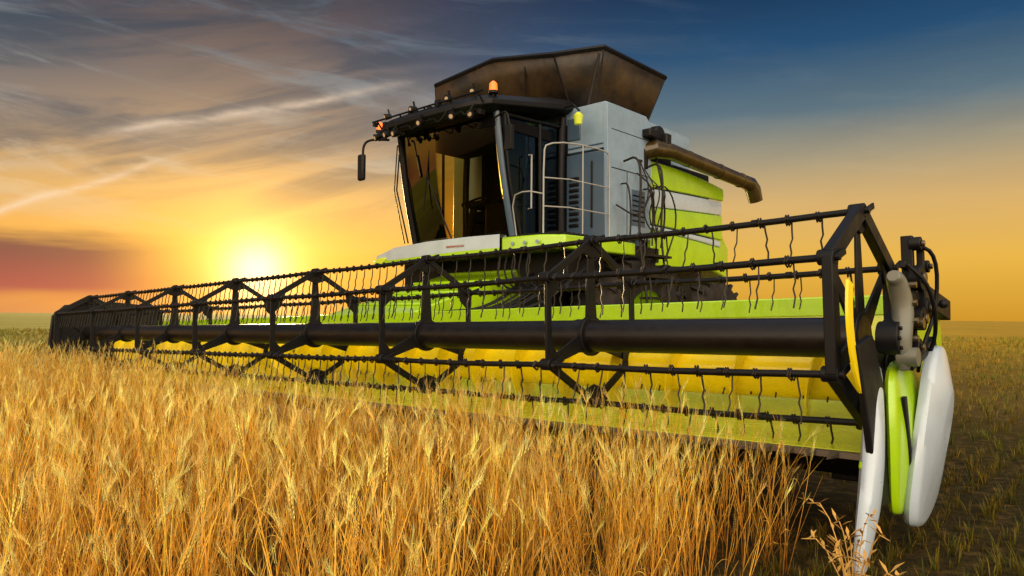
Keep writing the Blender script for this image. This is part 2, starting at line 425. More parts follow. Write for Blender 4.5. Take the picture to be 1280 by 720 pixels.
b=B(); b.box((.1,3.7,2.5),(.55,.5,.16),0); b.box((.1,3.98,2.95),(.60,.16,.85),0,Matrix.Rotation(rad(-8),3,'X')); b.box((.1,4.02,3.42),(.34,.1,.2),0)
b.box((.1,3.75,2.27),(.35,.35,.35),0); b.box((.45,3.6,2.68),(.12,.5,.08),0); b.box((-.25,3.6,2.68),(.12,.5,.08),0)
b.obj('driver_seat',root,[M_seat],bevel=.04)
b=B(); b.tube([(.05,3.15,2.1),(.05,3.3,2.66)],.05,0); 
b.tube([(.05+.18*math.cos(t),3.32+.12*math.sin(t),2.68+.08*math.sin(t)) for t in [i*math.pi/8 for i in range(17)]],.016,0)
b.box((.05,3.3,2.67),(.34,.03,.04),0); b.obj('steering_wheel',root,[M_seat])
b=B(); b.box((.6,3.35,2.85),(.05,.26,.2),0); b.box((.6,3.4,2.5),(.05,.05,.6),0); b.box((.55,3.5,2.35),(.4,.6,.5),0); b.obj('monitor_console',root,[M_seat],bevel=.02)
def rr(p0,q0,q1,bul=.12):
    pts=[]
    for i in range(13):
        t=-1+2*i/12; pts.append((p0*t,q0-bul*(1-t*t)+(.12 if abs(t)>.95 else 0)))
    pts+=[(p0,q1),(-p0,q1)]
    return pts
def zr(q): return (q-2.4)*.17
rings=[]
for sx,z0 in ((.90,3.60),(1.0,3.66),(1.0,3.72),(.93,3.80),(.7,3.85)):
    o=rr(1.08,2.45,4.25)
    rings.append([(p*sx,3.4+(q-3.4)*sx,z0+zr(q)) for p,q in o])
b=B(); b.loft(rings,0,True,True); roof=b.obj('cab_roof',root,[M_black],bevel=.01)
def lamp(p,q,z,r=.05,name='work_lamp'):
    b=B(); b.cyl((0,.05,0),(0,-.03,0),r*.7,0,r2=r,n=16); b.cyl((0,-.03,0),(0,-.045,0),r,0,n=16); b.cyl((0,-.046,0),(0,-.05,0),r*.55,1,n=16)
    b.beam((0,.03,0),(0,.03,.1),.02,.02,0)
    o=b.obj(name,root,[M_black,M_lamp],loc=(p,q,z)); return o
for p in(-1.0,-.72,-.5,.05,.62,.9):
    q=2.45-.12*(1-(p/1.08)**2)
    o=lamp(p,q-.02,3.56+random.uniform(-.02,.03)); o.rotation_euler=(rad(random.uniform(10,30)),0,rad(p*22)); o['group']='work lamps under the cab roof'
for p in(-.85,-.3,.4,.85):
    o=lamp(p,2.47,3.86,.045); o.rotation_euler=(rad(15),0,rad(p*30)); o['group']='work lamps under the cab roof'
b=B(); b.tube([(-1.1,2.4,3.81),(1.1,2.4,3.81)],.014,0)
for p in(-1,-.5,0,.5,1): b.tube([(p,2.4,3.81),(p,2.5,3.7)],.012,0)
for i in range(26):
    p=-1.02+i*.082; b.box((p,2.40+random.uniform(-.02,.12),3.68+random.uniform(-.12,.16)),(random.uniform(.03,.09),.06,random.uniform(.03,.08)),0,Matrix.Rotation(random.uniform(-.6,.6),3,'Y'))
for k in range(4):
    b.tube(smoothpts([(-1.05+k*.5,2.5,3.7),(-.9+k*.5,2.33,3.55+random.uniform(-.05,.05)),(-.75+k*.5,2.36,3.62),(-.6+k*.5,2.3,3.5),(-.5+k*.5,2.36,3.66)]),.009,0)
b.obj('roof_rail',root,[M_black])
def beacon(p,q,z):
    b=B(); b.cyl((0,0,-.12),(0,0,0),.015,0); b.cyl((0,0,0),(0,0,.03),.06,0); b.tube([(0,0,.03),(0,0,.12),(0,0,.15)],[.052,.048,.02],1,n=16)
    b.obj('beacon_lamp',root,[M_black,M_beacon],loc=(p,q,z))
beacon(1.02,2.65,3.84); beacon(-1.2,2.6,3.72)
b=B(); b.tube([(-1.02,2.6,3.64),(-1.2,2.6,3.62)],.015,0); b.obj('beacon_bracket',root,[M_black])
b=B(); b.tube(smoothpts([(-.98,2.6,3.58),(-1.22,2.45,3.60),(-1.32,2.4,3.53),(-1.32,2.4,3.3)],2),.018,0)
mi=b.obj('mirror_arm',root,[M_black])
slabm=B(); slabm.box((-1.32,2.38,3.2),(.14,.07,.38),0); slabm.obj('mirror',root,[M_black],bevel=.03)
b=B(); b.tube(smoothpts([(1.0,2.7,3.55),(1.25,2.65,3.6),(1.3,2.65,3.4)]),.014,0); b.box((1.3,2.65,3.25),(.1,.06,.3),0); b.obj('mirror',root,[M_black],bevel=.02)
b=B(); b.tube([(-.99,2.8,3.55),(-1.05,2.8,2.9),(-1.02,3.0,2.15)],.011,0); b.tube([(-1.05,2.8,3.55),(-1.13,2.82,2.9),(-1.1,3.0,2.15)],.009,0)
b.obj('side_hand_rail',root,[M_black])
b=B(); b.tube([(1.0,4.0,3.95),(1.25,3.95,3.95),(1.35,3.95,3.85)],.015,0); b.tube([(1.35,3.93,3.82),(1.35,3.93,3.78),(1.35,3.93,3.66)],[.03,.065,.05],1,n=14)
b.obj('side_lamp',root,[M_black,M_ylamp])

# --- body ---
b=B(); b.box((0,5.5,3.05),(2.9,2.5,1.94),0)
b.obj('grain_tank',root,[M_lgrey],bevel=.03)
b=B(); b.box((1.28,4.2,2.75),(.68,.1,1.15),0)
for i in range(9): b.box((1.12,4.14,2.35+i*.08),(.16,.03,.045),1)
b.box((1.42,4.14,2.75),(.03,.02,.9),1)
b.obj('front_panel',root,[M_grey,M_black],bevel=.012)
b=B(); b.box((1.28,4.21,3.67),(.68,.08,.62),0); b.box((1.28,4.165,3.42),(.62,.012,.02),1); b.box((1.1,4.16,3.68),(.22,.02,.3),1)
b.obj('upper_front_panel',root,[M_lgrey,M_grey],bevel=.008)
b=B(); b.prism([(1.6,4.16,2.15),(1.6,5.2,2.2),(1.6,5.25,3.85),(1.6,5.1,3.96),(1.6,4.16,3.96)],(.06,0,0),0)
b.box((1.661,4.7,3.1),(.006,.9,.014),1); b.box((1.661,4.62,2.65),(.006,.014,.88),1); b.box((1.665,4.95,3.3),(.02,.08,.03),1)
b.box((1.661,4.7,3.62),(.006,.9,.010),1); b.box((1.662,4.9,2.62),(.006,.34,.5),2); 
for i in range(6): b.box((1.667,4.9,2.44+i*.07),(.008,.30,.02),1)
b.obj('side_panel',root,[M_lgrey,M_black,M_grey],bevel=.003)
b=B(); b.box((1.45,5.6,3.55),(.2,.8,.6),0); b.box((1.3,6.6,3.2),(.5,1.2,.5),0)
b.cyl((1.5,5.3,3.7),(1.78,5.3,3.7),.15,0); b.box((1.66,5.35,3.72),(.22,.35,.12),0)
b.obj('engine_cover',root,[M_black],bevel=.03)
def panel(q0,q1,zl,zh,x,name,mat,th=.06,n=10):
    b=B(); up=[];lo=[]
    for i in range(n+1):
        t=i/n; q=q0+(q1-q0)*t
        bx=x+.035*math.sin(math.pi*min(1,t*.9+.1))
        up.append((bx,q,zh(t))); lo.append((bx,q,zl(t)))
    mid=[((u[0]+.010),u[1],(u[2]+l[2])/2) for u,l in zip(up,lo)]
    upb=[(u[0]-th,u[1],u[2]) for u in up]; lob=[(u[0]-th,u[1],u[2]) for u in lo]
    b.loft([up,mid,lo,lob,upb,up],0,closed=False); b.add([up[0],mid[0],lo[0],lob[0],upb[0]],[(0,1,2,3,4)]); b.add([up[-1],mid[-1],lo[-1],lob[-1],upb[-1]],[(0,1,2,3,4)])
    return b.obj(name,root,[mat],bevel=.012,sharp=30)
panel(5.27,7.55,lambda t:2.98+.08*t,lambda t:3.36-.1*t*t,1.62,'upper_side_panel',M_lime)
panel(5.27,7.52,lambda t:2.70+.12*t,lambda t:2.965+.08*t,1.60,'stripe_panel',M_white)
panel(5.27,7.5,lambda t:2.45-.05*t,lambda t:2.685+.12*t,1.62,'middle_side_panel',M_lime)
panel(5.27,7.47,lambda t:2.38-.1*t,lambda t:2.435-.05*t,1.60,'lower_stripe_panel',M_white)
panel(5.27,7.45,lambda t:1.85+.05*t,lambda t:2.365-.1*t,1.62,'lower_side_panel',M_lime)
b=B(); b.box((0,6.9,2.5),(3.0,1.2,1.1),0); b.loft([[(-1.3,7.5,2.0),(1.3,7.5,2.0),(1.3,7.5,3.2),(-1.3,7.5,3.2)],[(-1.1,8.8,1.8),(1.1,8.8,1.8),(1.1,8.8,2.4),(-1.1,8.8,2.4)]],0,True,True)
b.obj('rear_hood',root,[M_lime],bevel=.04)
b=B(); b.box((1.6,5.0,2.0),(.12,.9,.2),0); b.box((1.55,4.6,1.9),(.2,.5,.3),0); b.obj('side_beam',root,[M_black],bevel=.01)
for q,z,r_ in((5.6,1.6,.28),(6.1,1.45,.2)):
    b=B(); b.cyl((1.62,q,z),(1.72,q,z),r_,0,n=28); b.cyl((1.72,q,z),(1.75,q,z),r_*.3,0,n=16); b.obj('drive_pulley',root,[M_black],bevel=.01)
# hopper
rim=[(-1.62,4.0,4.84),(-.25,3.95,4.92),(.9,3.95,4.72),(1.42,4.4,4.82),(1.55,5.8,4.72),(1.0,6.35,4.8),(-1.0,6.35,4.85),(-1.6,5.8,4.8)]
low=[(-1.25,4.35,4.0),(-.1,4.3,4.0),(.95,4.3,4.0),(1.25,4.45,4.0),(1.4,5.5,3.96),(.9,5.8,4.0),(-.9,5.8,4.0),(-1.3,5.5,4.0)]
mid=[(r[0],r[1]+.02,r[2]-.27) if i in(0,7) else tuple(Vector(r)*.72+Vector(l)*.28) for i,(r,l) in enumerate(zip(rim,low))]
b=B(); b.loft([low,mid,rim],0); b.obj('hopper_extension',root,[M_cover],solid=.03,sharp=20)
b=B(); b.tube(rim+[rim[0]],.038,0,n=6)
for i in (0,2,3,4,7): b.tube([low[i],mid[i],rim[i]],.018,0,n=6)
b.tube([(1.3,4.2,3.95),(1.42,4.3,4.7)],.02,0); b.tube([(.2,4.15,4.0),(.35,3.98,4.75)],.012,0)
b.obj('hopper_frame',root,[M_black])
b=B()
b.tube([(1.5,5.15,3.46),(1.74,5.22,3.50),(1.8,5.5,3.51),(1.90,7.75,3.38)],[.13,.13,.118,.110],0,n=24)
for q in(6.0,6.9,7.6): 
    f=(q-5.5)/2.25; c0=Vector((1.8+.10*f,q,3.51-.13*f)); b.cyl(c0-Vector((0,.014,0)),c0+Vector((0,.014,0)),.122,0,n=24)
b.tube([(1.90,7.7,3.385),(1.91,7.93,3.37),(1.92,8.03,3.29),(1.93,8.12,3.10)],[.112,.122,.130,.118],0,n=20)
b.obj('unloading_auger',root,[M_bronze],sharp=35)
b=B(); b.cyl((1.5,5.1,3.5),(1.5,5.1,3.2),.17,0,n=20); b.box((1.66,5.2,3.70),(.26,.4,.12),0); b.box((1.73,5.4,3.58),(.26,.14,.32),0); b.obj('auger_elbow',root,[M_black],bevel=.02)
b=B(); r=.011
b.tube(smoothpts([(1.5,3.05,2.12),(1.5,3.05,3.12),(1.52,3.08,3.22),(1.66,3.35,3.26),(1.7,4.08,3.28),(1.7,4.15,3.2),(1.7,4.15,2.12)],1),r,0)
for z in(2.45,2.8): b.tube([(1.5,3.05,z),(1.66,3.35,z),(1.7,4.15,z)],r*.8,0)
b.tube([(1.68,3.6,2.12),(1.68,3.6,3.26)],r*.8,0)
b.tube(smoothpts([(1.06,3.05,2.12),(1.06,2.95,2.6),(1.3,2.95,2.65),(1.5,3.05,2.6)],1),r*.8,0)
b.obj('platform_railing',root,[M_pale])
b=B()
for q in(4.45,5.0):
    b.tube(smoothpts([(1.72,q,3.2),(1.95,q,3.25),(2.0,q,2.9),(1.95,q,2.2),(2.1,q,1.3),(2.1,q,.75)],2),.016,0)
    b.tube(smoothpts([(1.68,q,2.9),(1.8,q,2.9),(1.84,q,2.5),(1.82,q,2.1)],2),.012,0)
for i in range(5):
    z=.8+i*.28; x=2.11-.02*i; b.box((x,4.725,z),(.2,.55,.03),0)
b.tube(smoothpts([(1.7,5.1,2.9),(1.9,5.3,3.0),(1.95,5.5,2.5),(1.85,5.3,1.9)],2),.012,0)
b.tube(smoothpts([(1.7,4.3,2.6),(1.95,4.5,2.4),(1.9,4.9,2.9),(1.7,5.2,2.6)],2),.012,0)
b.tube(smoothpts([(1.7,4.8,3.1),(1.9,4.9,2.9),(1.8,5.1,2.4),(1.9,4.7,2.1),(1.8,4.5,1.9)],2),.012,0)
b.tube(smoothpts([(1.7,5.3,3.4),(1.85,5.2,3.0),(1.8,5.4,2.6),(1.75,5.35,2.1)],2),.014,0)
for k in range(4):
    b.tube(smoothpts([(1.68,4.9+k*.12,3.3-.1*k),(1.8+.03*k,5.0+k*.1,2.9),(1.78,4.8+k*.15,2.5),(1.84,5.1,2.2+.05*k),(1.75,5.2,1.9)],2),.010,0,n=6)
b.obj('access_ladder',root,[M_dsteel])
b=B()
for i in range(10):
    s=random.uniform(-.1,.1); p=1.0+i*.09
    b.tube(smoothpts([(p,3.9,1.95),(p+s,3.3,1.6),(p-.1+s,2.7,1.2),(p-.3,2.0,1.15),(.6+s,1.25,1.05)],2),.014,0,n=6)
for i in range(5):
    p=.85+i*.12; b.tube(smoothpts([(p,3.0,1.95),(p,2.9,1.6),(p+.1,3.1,1.4),(p+.3,3.4,1.6)],2),.012,0,n=6)
b.obj('hydraulic_hoses',root,[M_black])

# ---------------------------------------------------------------- stuff meshes
def mkmesh(name,V,T,C,mat):
    me=bpy.data.meshes.new(name); nv=len(V); nt_=len(T)
    me.vertices.add(nv); me.vertices.foreach_set('co',V.astype(np.float32).ravel())
    me.loops.add(nt_*3); me.loops.foreach_set('vertex_index',T.astype(np.int32).ravel())
    me.polygons.add(nt_); me.polygons.foreach_set('loop_start',np.arange(0,nt_*3,3,dtype=np.int32))
    me.update(calc_edges=True)
    at=me.color_attributes.new('tint','FLOAT_COLOR','POINT')
    cc=np.ones((nv,4),dtype=np.float32); cc[:,:3]=C; at.data.foreach_set('color',cc.ravel())
    me.materials.append(mat)
    o=bpy.data.objects.new(name,me); col.objects.link(o); return o
def plantmat(name,transl=.35,rough=.6):
    m=bpy.data.materials.new(name); m.use_nodes=True; nt=m.node_tree; nt.nodes.clear()
    o=nt.nodes.new('ShaderNodeOutputMaterial'); a=nt.nodes.new('ShaderNodeAttribute'); a.attribute_name='tint'
    tc=nt.nodes.new('ShaderNodeTexCoord'); n=nt.nodes.new('ShaderNodeTexNoise'); n.inputs['Scale'].default_value=60; n.inputs['Detail'].default_value=1
    nt.links.new(tc.outputs['Object'],n.inputs['Vector'])
    mr=nt.nodes.new('ShaderNodeMapRange'); mr.inputs[3].default_value=.65; mr.inputs[4].default_value=1.35; nt.links.new(n.outputs['Fac'],mr.inputs[0])
    vm=nt.nodes.new('ShaderNodeVectorMath'); vm.operation='SCALE'; nt.links.new(a.outputs['Color'],vm.inputs[0]); nt.links.new(mr.outputs[0],vm.inputs['Scale'])
    d=nt.nodes.new('ShaderNodeBsdfPrincipled'); d.inputs['Roughness'].default_value=rough; d.inputs['Specular IOR Level'].default_value=.2
    t=nt.nodes.new('ShaderNodeBsdfTranslucent')
    nt.links.new(vm.outputs[0],d.inputs['Base Color']); nt.links.new(vm.outputs[0],t.inputs['Color'])
    mx=nt.nodes.new('ShaderNodeMixShader'); mx.inputs[0].default_value=transl
    nt.links.new(d.outputs[0],mx.inputs[1]); nt.links.new(t.outputs[0],mx.inputs[2]); nt.links.new(mx.outputs[0],o.inputs[0]); return m
M_wheat=plantmat('wheat_straw',.35,.42)
M_grass=plantmat('stubble_grass',.3,.6)
rng=np.random.default_rng(11)
def ribbon(pts,w,side,V,T,C,c0,c1):
    o=len(V); n=len(pts)
    for i,p in enumerate(pts):
        f=i/(n-1); ww=w*(1-f)**.6*(.6+.4*min(1,f*4)) if i<n-1 else 0.0004
        V.append(p-side*ww); V.append(p+side*ww); c=c0*(1-f)+c1*f; C.append(c);C.append(c)
    for i in range(n-1):
        a=o+2*i; T.append((a,a+1,a+3)); T.append((a,a+3,a+2))
def stalk(rng,lod=0):
    V=[];T=[];C=[]
    H=rng.uniform(.46,.66); lean=rng.uniform(.01,.12); wob=rng.uniform(-.02,.02)
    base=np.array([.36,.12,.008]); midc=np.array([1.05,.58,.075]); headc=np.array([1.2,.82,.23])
    def P(s): return np.array([lean*s*s,wob*math.sin(s*3),H*s])
    ns=5 if lod==0 else 3; 
    k=3; o=0
    for i in range(ns+1):
        s=i/ns; p=P(s); r=.0021*(1-.45*s)
        for j in range(k):
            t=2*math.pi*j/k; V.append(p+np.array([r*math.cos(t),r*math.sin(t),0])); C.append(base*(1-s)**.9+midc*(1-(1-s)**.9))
    for i in range(ns):
        for j in range(k):
            a=i*k+j;b=i*k+(j+1)%k; T.append((a,b,b+k)); T.append((a,b+k,a+k))
    for l in range(rng.integers(4,8) if lod==0 else 3):
        s=rng.uniform(.1,.88); p=P(s); th=rng.uniform(0,2*math.pi); L=rng.uniform(.12,.32); d=np.array([math.cos(th),math.sin(th),0]); up=rng.uniform(1.2,2.1); dr=rng.uniform(.1,1.0)
        if rng.random()<.15: dr=2.0
        pts=[p+d*(L*.34*f)+np.array([0,0,L*(up*f-dr*f*f)*.62]) for f in np.linspace(0,1,5 if lod==0 else 3)]
        tw=rng.uniform(-1,1); side=np.array([-d[1],d[0],tw]); side/=np.linalg.norm(side)
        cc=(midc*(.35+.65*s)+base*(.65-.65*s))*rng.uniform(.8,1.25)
        ribbon(pts,rng.uniform(.0008,.0026),side,V,T,C,cc*.85,cc*1.25)
    d0=P(1)-P(.93); d0/=np.linalg.norm(d0); hl=rng.uniform(.045,.085); droop=rng.uniform(.0,.5); hd=np.array([1,0,0])
    nsp=7 if lod==0 else 4; S=.68 if lod==0 else .85
    for side in(-1,1):
        for i in range(nsp):
            f=(i+(.5 if side>0 else 0))/nsp
            c=P(1)+d0*hl*f+hd*droop*hl*f*f*.6-np.array([0,0,1])*droop*hl*f*f*.4
            rot=f*.8; w=np.array([0,1,0])*math.cos(rot)+np.array([1,0,0])*math.sin(rot)
            out=w*side; tip=c+(d0*.015+out*.0050)*S; wid=.0022*S
            o=len(V); cc=headc*rng.uniform(.75,1.15); x=np.cross(out,d0); x/=np.linalg.norm(x)
            V+= [c,c+(d0*.006+out*.0032)*S+x*wid,c+(d0*.006+out*.0032)*S-x*wid,tip,c+(d0*.006+out*.006)*S]; C+=[cc*.7,cc,cc,cc*1.1,cc]
            T+= [(o,o+1,o+4),(o,o+4,o+2),(o+1,o+3,o+4),(o+2,o+4,o+3),(o+1,o+2,o+3),(o,o+2,o+1)]
            if lod==0 or i%2==0:
                aw=rng.uniform(.025,.07); o=len(V); V+=[tip-x*.0006,tip+x*.0006,tip+d0*aw+out*aw*rng.uniform(.05,.30)+x*rng.uniform(-.012,.012)]; C+=[cc,cc,cc*1.2]; T+=[(o,o+1,o+2)]
    return np.array(V),np.array(T),np.array(C)
def place(variants,pos,ang,tilt,tdir,scl,bright):
    N=len(pos); vi=rng.integers(0,len(variants),N); Vs=[];Ts=[];Cs=[];off=0
    for k,(V,T,C) in enumerate(variants):
        idx=np.where(vi==k)[0]
        if len(idx)==0: continue
        ca,sa=np.cos(ang[idx]),np.sin(ang[idx])
        x=V[None,:,0]*ca[:,None]-V[None,:,1]*sa[:,None]; y=V[None,:,0]*sa[:,None]+V[None,:,1]*ca[:,None]; z=np.repeat(V[None,:,2],len(idx),0)
        dx,dy=np.cos(tdir[idx])[:,None],np.sin(tdir[idx])[:,None]; al=x*dx+y*dy; pe=-x*dy+y*dx
        ct,st=np.cos(tilt[idx])[:,None],np.sin(tilt[idx])[:,None]
        al2=al*ct+z*st; z2=-al*st+z*ct
        x=al2*dx-pe*dy; y=al2*dy+pe*dx
        s=scl[idx][:,None]
        W=np.stack([x*s+pos[idx,0][:,None],y*s+pos[idx,1][:,None],z2*s+pos[idx,2][:,None]],-1).reshape(-1,3)
        n=len(V); TT=(T[None]+ (np.arange(len(idx))*n)[:,None,None]).reshape(-1,3)+off
        CC=(C[None]*bright[idx][:,None,:]).reshape(-1,3)
        Vs.append(W);Ts.append(TT);Cs.append(CC);off+=len(W)
    return np.concatenate(Vs),np.concatenate(Ts),np.concatenate(Cs)
def pq(X,Y): return (X-OX)*AX+(Y-OY)*AY,(X-OX)*RX+(Y-OY)*RY
def wheatpts(y0,y1,dens,cond):
    A=(y1-y0)*(2*(.8*y1+.6)); n=int(A*dens); Y=rng.uniform(y0,y1,n); X=rng.uniform(-(.8*y1+.6),.8*y1+.6,n)
    p,q=pq(X,Y); k=(np.abs(X)<.8*Y+.5)&cond(p,q,X,Y)
    return X[k],Y[k]
cond=lambda p,q,X,Y:((p<5.88+.08*np.sin(q*9))&(q<-.02)&(Y<10.4+.3*np.sin(X*2)))
def tufts(y0,y1,dens,per,sig,vars_):
    X,Y=wheatpts(y0,y1,dens,cond)
    n=len(X); X=np.repeat(X,per);Y=np.repeat(Y,per)
    ox=rng.normal(0,sig,n*per);oy=rng.normal(0,sig,n*per)
    tdir=np.arctan2(oy,ox)+rng.normal(0,.5,n*per)
    tilt=np.clip(np.hypot(ox,oy)/sig*.13+rng.normal(0,.06,n*per),-.1,.55)
    hv=1+.05*np.sin(X*3.1+Y*1.7)+.04*np.sin(Y*4.3-X*2.2)
    pp,qq=pq(X,Y); hv=hv*np.where((pp>-.5)&(qq>-1.6),.95,1.0)
    scl=hv*rng.uniform(.70,1.13,n*per)
    tb_=np.repeat(rng.uniform(.72,1.2,n),per)*rng.uniform(.62,1.3,n*per)
    warm=rng.uniform(-.12,.12,n*per)
    br=np.stack([tb_*(1),tb_*(1+warm),tb_*(1+warm*2.2)],-1)
    pos=np.stack([X+ox,Y+oy,np.zeros(n*per)],-1)
    return place(vars_,pos,rng.uniform(0,6.28,n*per),tilt,tdir,scl,br)
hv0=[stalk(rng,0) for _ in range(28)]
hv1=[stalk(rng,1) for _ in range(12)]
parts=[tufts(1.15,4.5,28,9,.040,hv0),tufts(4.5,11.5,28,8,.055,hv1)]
V=[];T=[];C=[];off=0
for v,t_,c_ in parts: V.append(v);T.append(t_+off);C.append(c_);off+=len(v)
V=np.concatenate(V);T=np.concatenate(T);C=np.clip(np.concatenate(C),0,.97)
print('wheat tris',len(T))
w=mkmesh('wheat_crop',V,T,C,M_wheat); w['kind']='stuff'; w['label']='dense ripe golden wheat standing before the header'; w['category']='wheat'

def blade_tuft(rng,h):
    V=[];T=[];C=[]
    for i in range(7):
        th=rng.uniform(0,6.28); L=h*rng.uniform(.5,1.2); d=np.array([math.cos(th),math.sin(th),0]); p=d*rng.uniform(0,.02)
        pts=[p+d*(L*.35*f*f)+np.array([0,0,L*f]) for f in np.linspace(0,1,4)]
        g=rng.random()**1.4; c=np.array([.045,.068,.006])*(1-g)+np.array([.25,.155,.022])*g
        ribbon(pts,rng.uniform(.002,.004),np.array([-d[1],d[0],0]),V,T,C,c*.5,c*1.2)
    return np.array(V),np.array(T),np.array(C)
gv=[blade_tuft(rng,rng.uniform(.04,.11)) for _ in range(10)]
P=[]
for y0,y1,dens in((1.3,6,130),(6,14,38),(14,45,9)):
    X,Y=wheatpts(y0,y1,dens,lambda p,q,X,Y:((p>5.7)|(q>1.5)|(Y>10.4))&((X>-1)|(p<-4.6)))
    p,q=pq(X,Y); p2=np.round(p/.17)*.17+rng.normal(0,.03,len(p)); X=OX+p2*AX+q*RX;Y=OY+p2*AY+q*RY
    P.append(np.stack([X,Y,np.zeros(len(X)),np.full(len(X),1.0 if y0<6 else (1.3 if y0<14 else 2.0))],-1))
P=np.concatenate(P); n=len(P)
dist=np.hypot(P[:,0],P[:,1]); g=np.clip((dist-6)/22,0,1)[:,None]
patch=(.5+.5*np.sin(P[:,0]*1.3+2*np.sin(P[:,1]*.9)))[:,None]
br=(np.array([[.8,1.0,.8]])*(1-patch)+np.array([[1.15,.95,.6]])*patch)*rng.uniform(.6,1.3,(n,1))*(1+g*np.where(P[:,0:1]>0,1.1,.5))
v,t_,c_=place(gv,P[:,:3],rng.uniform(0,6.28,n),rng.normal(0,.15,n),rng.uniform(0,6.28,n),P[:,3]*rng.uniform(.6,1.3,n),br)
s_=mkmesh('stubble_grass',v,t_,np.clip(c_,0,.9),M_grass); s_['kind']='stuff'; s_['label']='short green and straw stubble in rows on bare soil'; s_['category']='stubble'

M_weed=paint('golden_weed',(.48,.26,.05),.7,dirt=.4,dirtc=(.22,.14,.03))
for (wx,wy,hh) in ((1.13,2.36,.46),(1.22,2.56,.42),(1.02,2.15,.40)):
    b=B(); rd=random.Random(wx)
    for k in range(5):
        th=rd.uniform(0,6.28); r1=rd.uniform(.03,.11); H=hh*rd.uniform(.7,1.1)
        pts=smoothpts([(0,0,0),(r1*.3*math.cos(th),r1*.3*math.sin(th),H*.6),(r1*math.cos(th),r1*math.sin(th),H),(r1*1.6*math.cos(th),r1*1.6*math.sin(th),H*.97)],1)
        b.tube(pts,[.0022]*(len(pts)-1)+[.0008],0,n=4)
        for j in range(9):
            f=.30+.65*j/9; i0=min(len(pts)-2,int(f*(len(pts)-1))); p=pts[i0].lerp(pts[i0+1],f*(len(pts)-1)-i0)
            a2=rd.uniform(0,6.28); l=rd.uniform(.03,.07); dv=Vector((math.cos(a2),math.sin(a2),rd.uniform(.2,1.2))).normalized(); sd=dv.cross(Vector((0,0,1))).normalized()*.006
            b.add([p,p+dv*l*.5+sd,p+dv*l-Vector((0,0,l*.15)),p+dv*l*.5-sd],[(0,1,2,3)],0)
    o=b.obj('weed_plant',None,[M_weed],loc=(wx,wy,0)); o['label']='small golden leafy weed stalk on bare soil'; o['category']='weed'; o['group']='weeds at the field edge'

# ---------------------------------------------------------------- ground
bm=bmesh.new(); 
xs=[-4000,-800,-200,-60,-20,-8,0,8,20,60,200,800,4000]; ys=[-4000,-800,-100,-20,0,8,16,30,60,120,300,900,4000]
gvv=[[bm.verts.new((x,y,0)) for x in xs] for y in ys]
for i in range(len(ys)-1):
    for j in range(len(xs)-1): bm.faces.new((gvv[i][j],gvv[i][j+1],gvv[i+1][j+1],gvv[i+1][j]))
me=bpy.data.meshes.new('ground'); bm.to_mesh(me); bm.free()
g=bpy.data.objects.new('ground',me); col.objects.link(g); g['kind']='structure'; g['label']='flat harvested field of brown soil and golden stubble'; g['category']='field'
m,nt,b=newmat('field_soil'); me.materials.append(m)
N=nt.nodes.new; L=nt.links.new
tc=N('ShaderNodeTexCoord')
def noise(scale,detail,vec,rough=.6):
    n=N('ShaderNodeTexNoise'); n.inputs['Scale'].default_value=scale; n.inputs['Detail'].default_value=detail; n.inputs['Roughness'].default_value=rough; L(vec,n.inputs['Vector']); return n.outputs['Fac']
def ramp(f,st):
    r=N('ShaderNodeValToRGB'); L(f,r.inputs[0]); e=r.color_ramp.elements
    while len(e)<len(st): e.new(.5)
    for x,(p,c) in zip(e,st): x.position=p; x.color=(*c,1)
    return r.outputs[0]
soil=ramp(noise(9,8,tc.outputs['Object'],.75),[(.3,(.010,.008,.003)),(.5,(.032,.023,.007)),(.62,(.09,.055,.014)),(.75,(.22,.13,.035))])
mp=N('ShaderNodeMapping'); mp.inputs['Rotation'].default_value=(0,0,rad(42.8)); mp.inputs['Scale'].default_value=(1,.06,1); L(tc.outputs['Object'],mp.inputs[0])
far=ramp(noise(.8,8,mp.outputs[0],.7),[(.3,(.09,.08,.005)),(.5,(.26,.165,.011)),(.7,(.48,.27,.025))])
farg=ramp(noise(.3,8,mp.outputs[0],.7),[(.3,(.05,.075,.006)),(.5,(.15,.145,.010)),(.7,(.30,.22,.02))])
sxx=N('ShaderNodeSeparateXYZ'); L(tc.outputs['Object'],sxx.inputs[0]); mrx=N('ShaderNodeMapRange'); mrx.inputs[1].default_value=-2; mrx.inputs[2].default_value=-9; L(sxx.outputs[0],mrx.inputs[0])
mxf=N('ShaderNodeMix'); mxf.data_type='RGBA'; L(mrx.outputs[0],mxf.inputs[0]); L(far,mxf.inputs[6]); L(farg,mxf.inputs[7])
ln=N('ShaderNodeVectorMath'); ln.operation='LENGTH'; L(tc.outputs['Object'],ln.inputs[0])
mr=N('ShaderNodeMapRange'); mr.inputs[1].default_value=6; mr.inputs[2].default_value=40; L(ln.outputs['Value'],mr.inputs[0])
mx=N('ShaderNodeMix'); mx.data_type='RGBA'; L(mr.outputs[0],mx.inputs[0]); L(soil,mx.inputs[6]); L(mxf.outputs[2],mx.inputs[7]); L(mx.outputs[2],b.inputs['Base Color'])  # far field: golden stubble tone, with golden horizon haze painted into it
b.inputs['Roughness'].default_value=.95; b.inputs['Specular IOR Level'].default_value=.1
bp=N('ShaderNodeBump'); bp.inputs['Strength'].default_value=.8; bp.inputs['Distance'].default_value=.04; L(noise(22,6,tc.outputs['Object'],.7),bp.inputs['Height']); L(bp.outputs[0],b.inputs['Normal'])

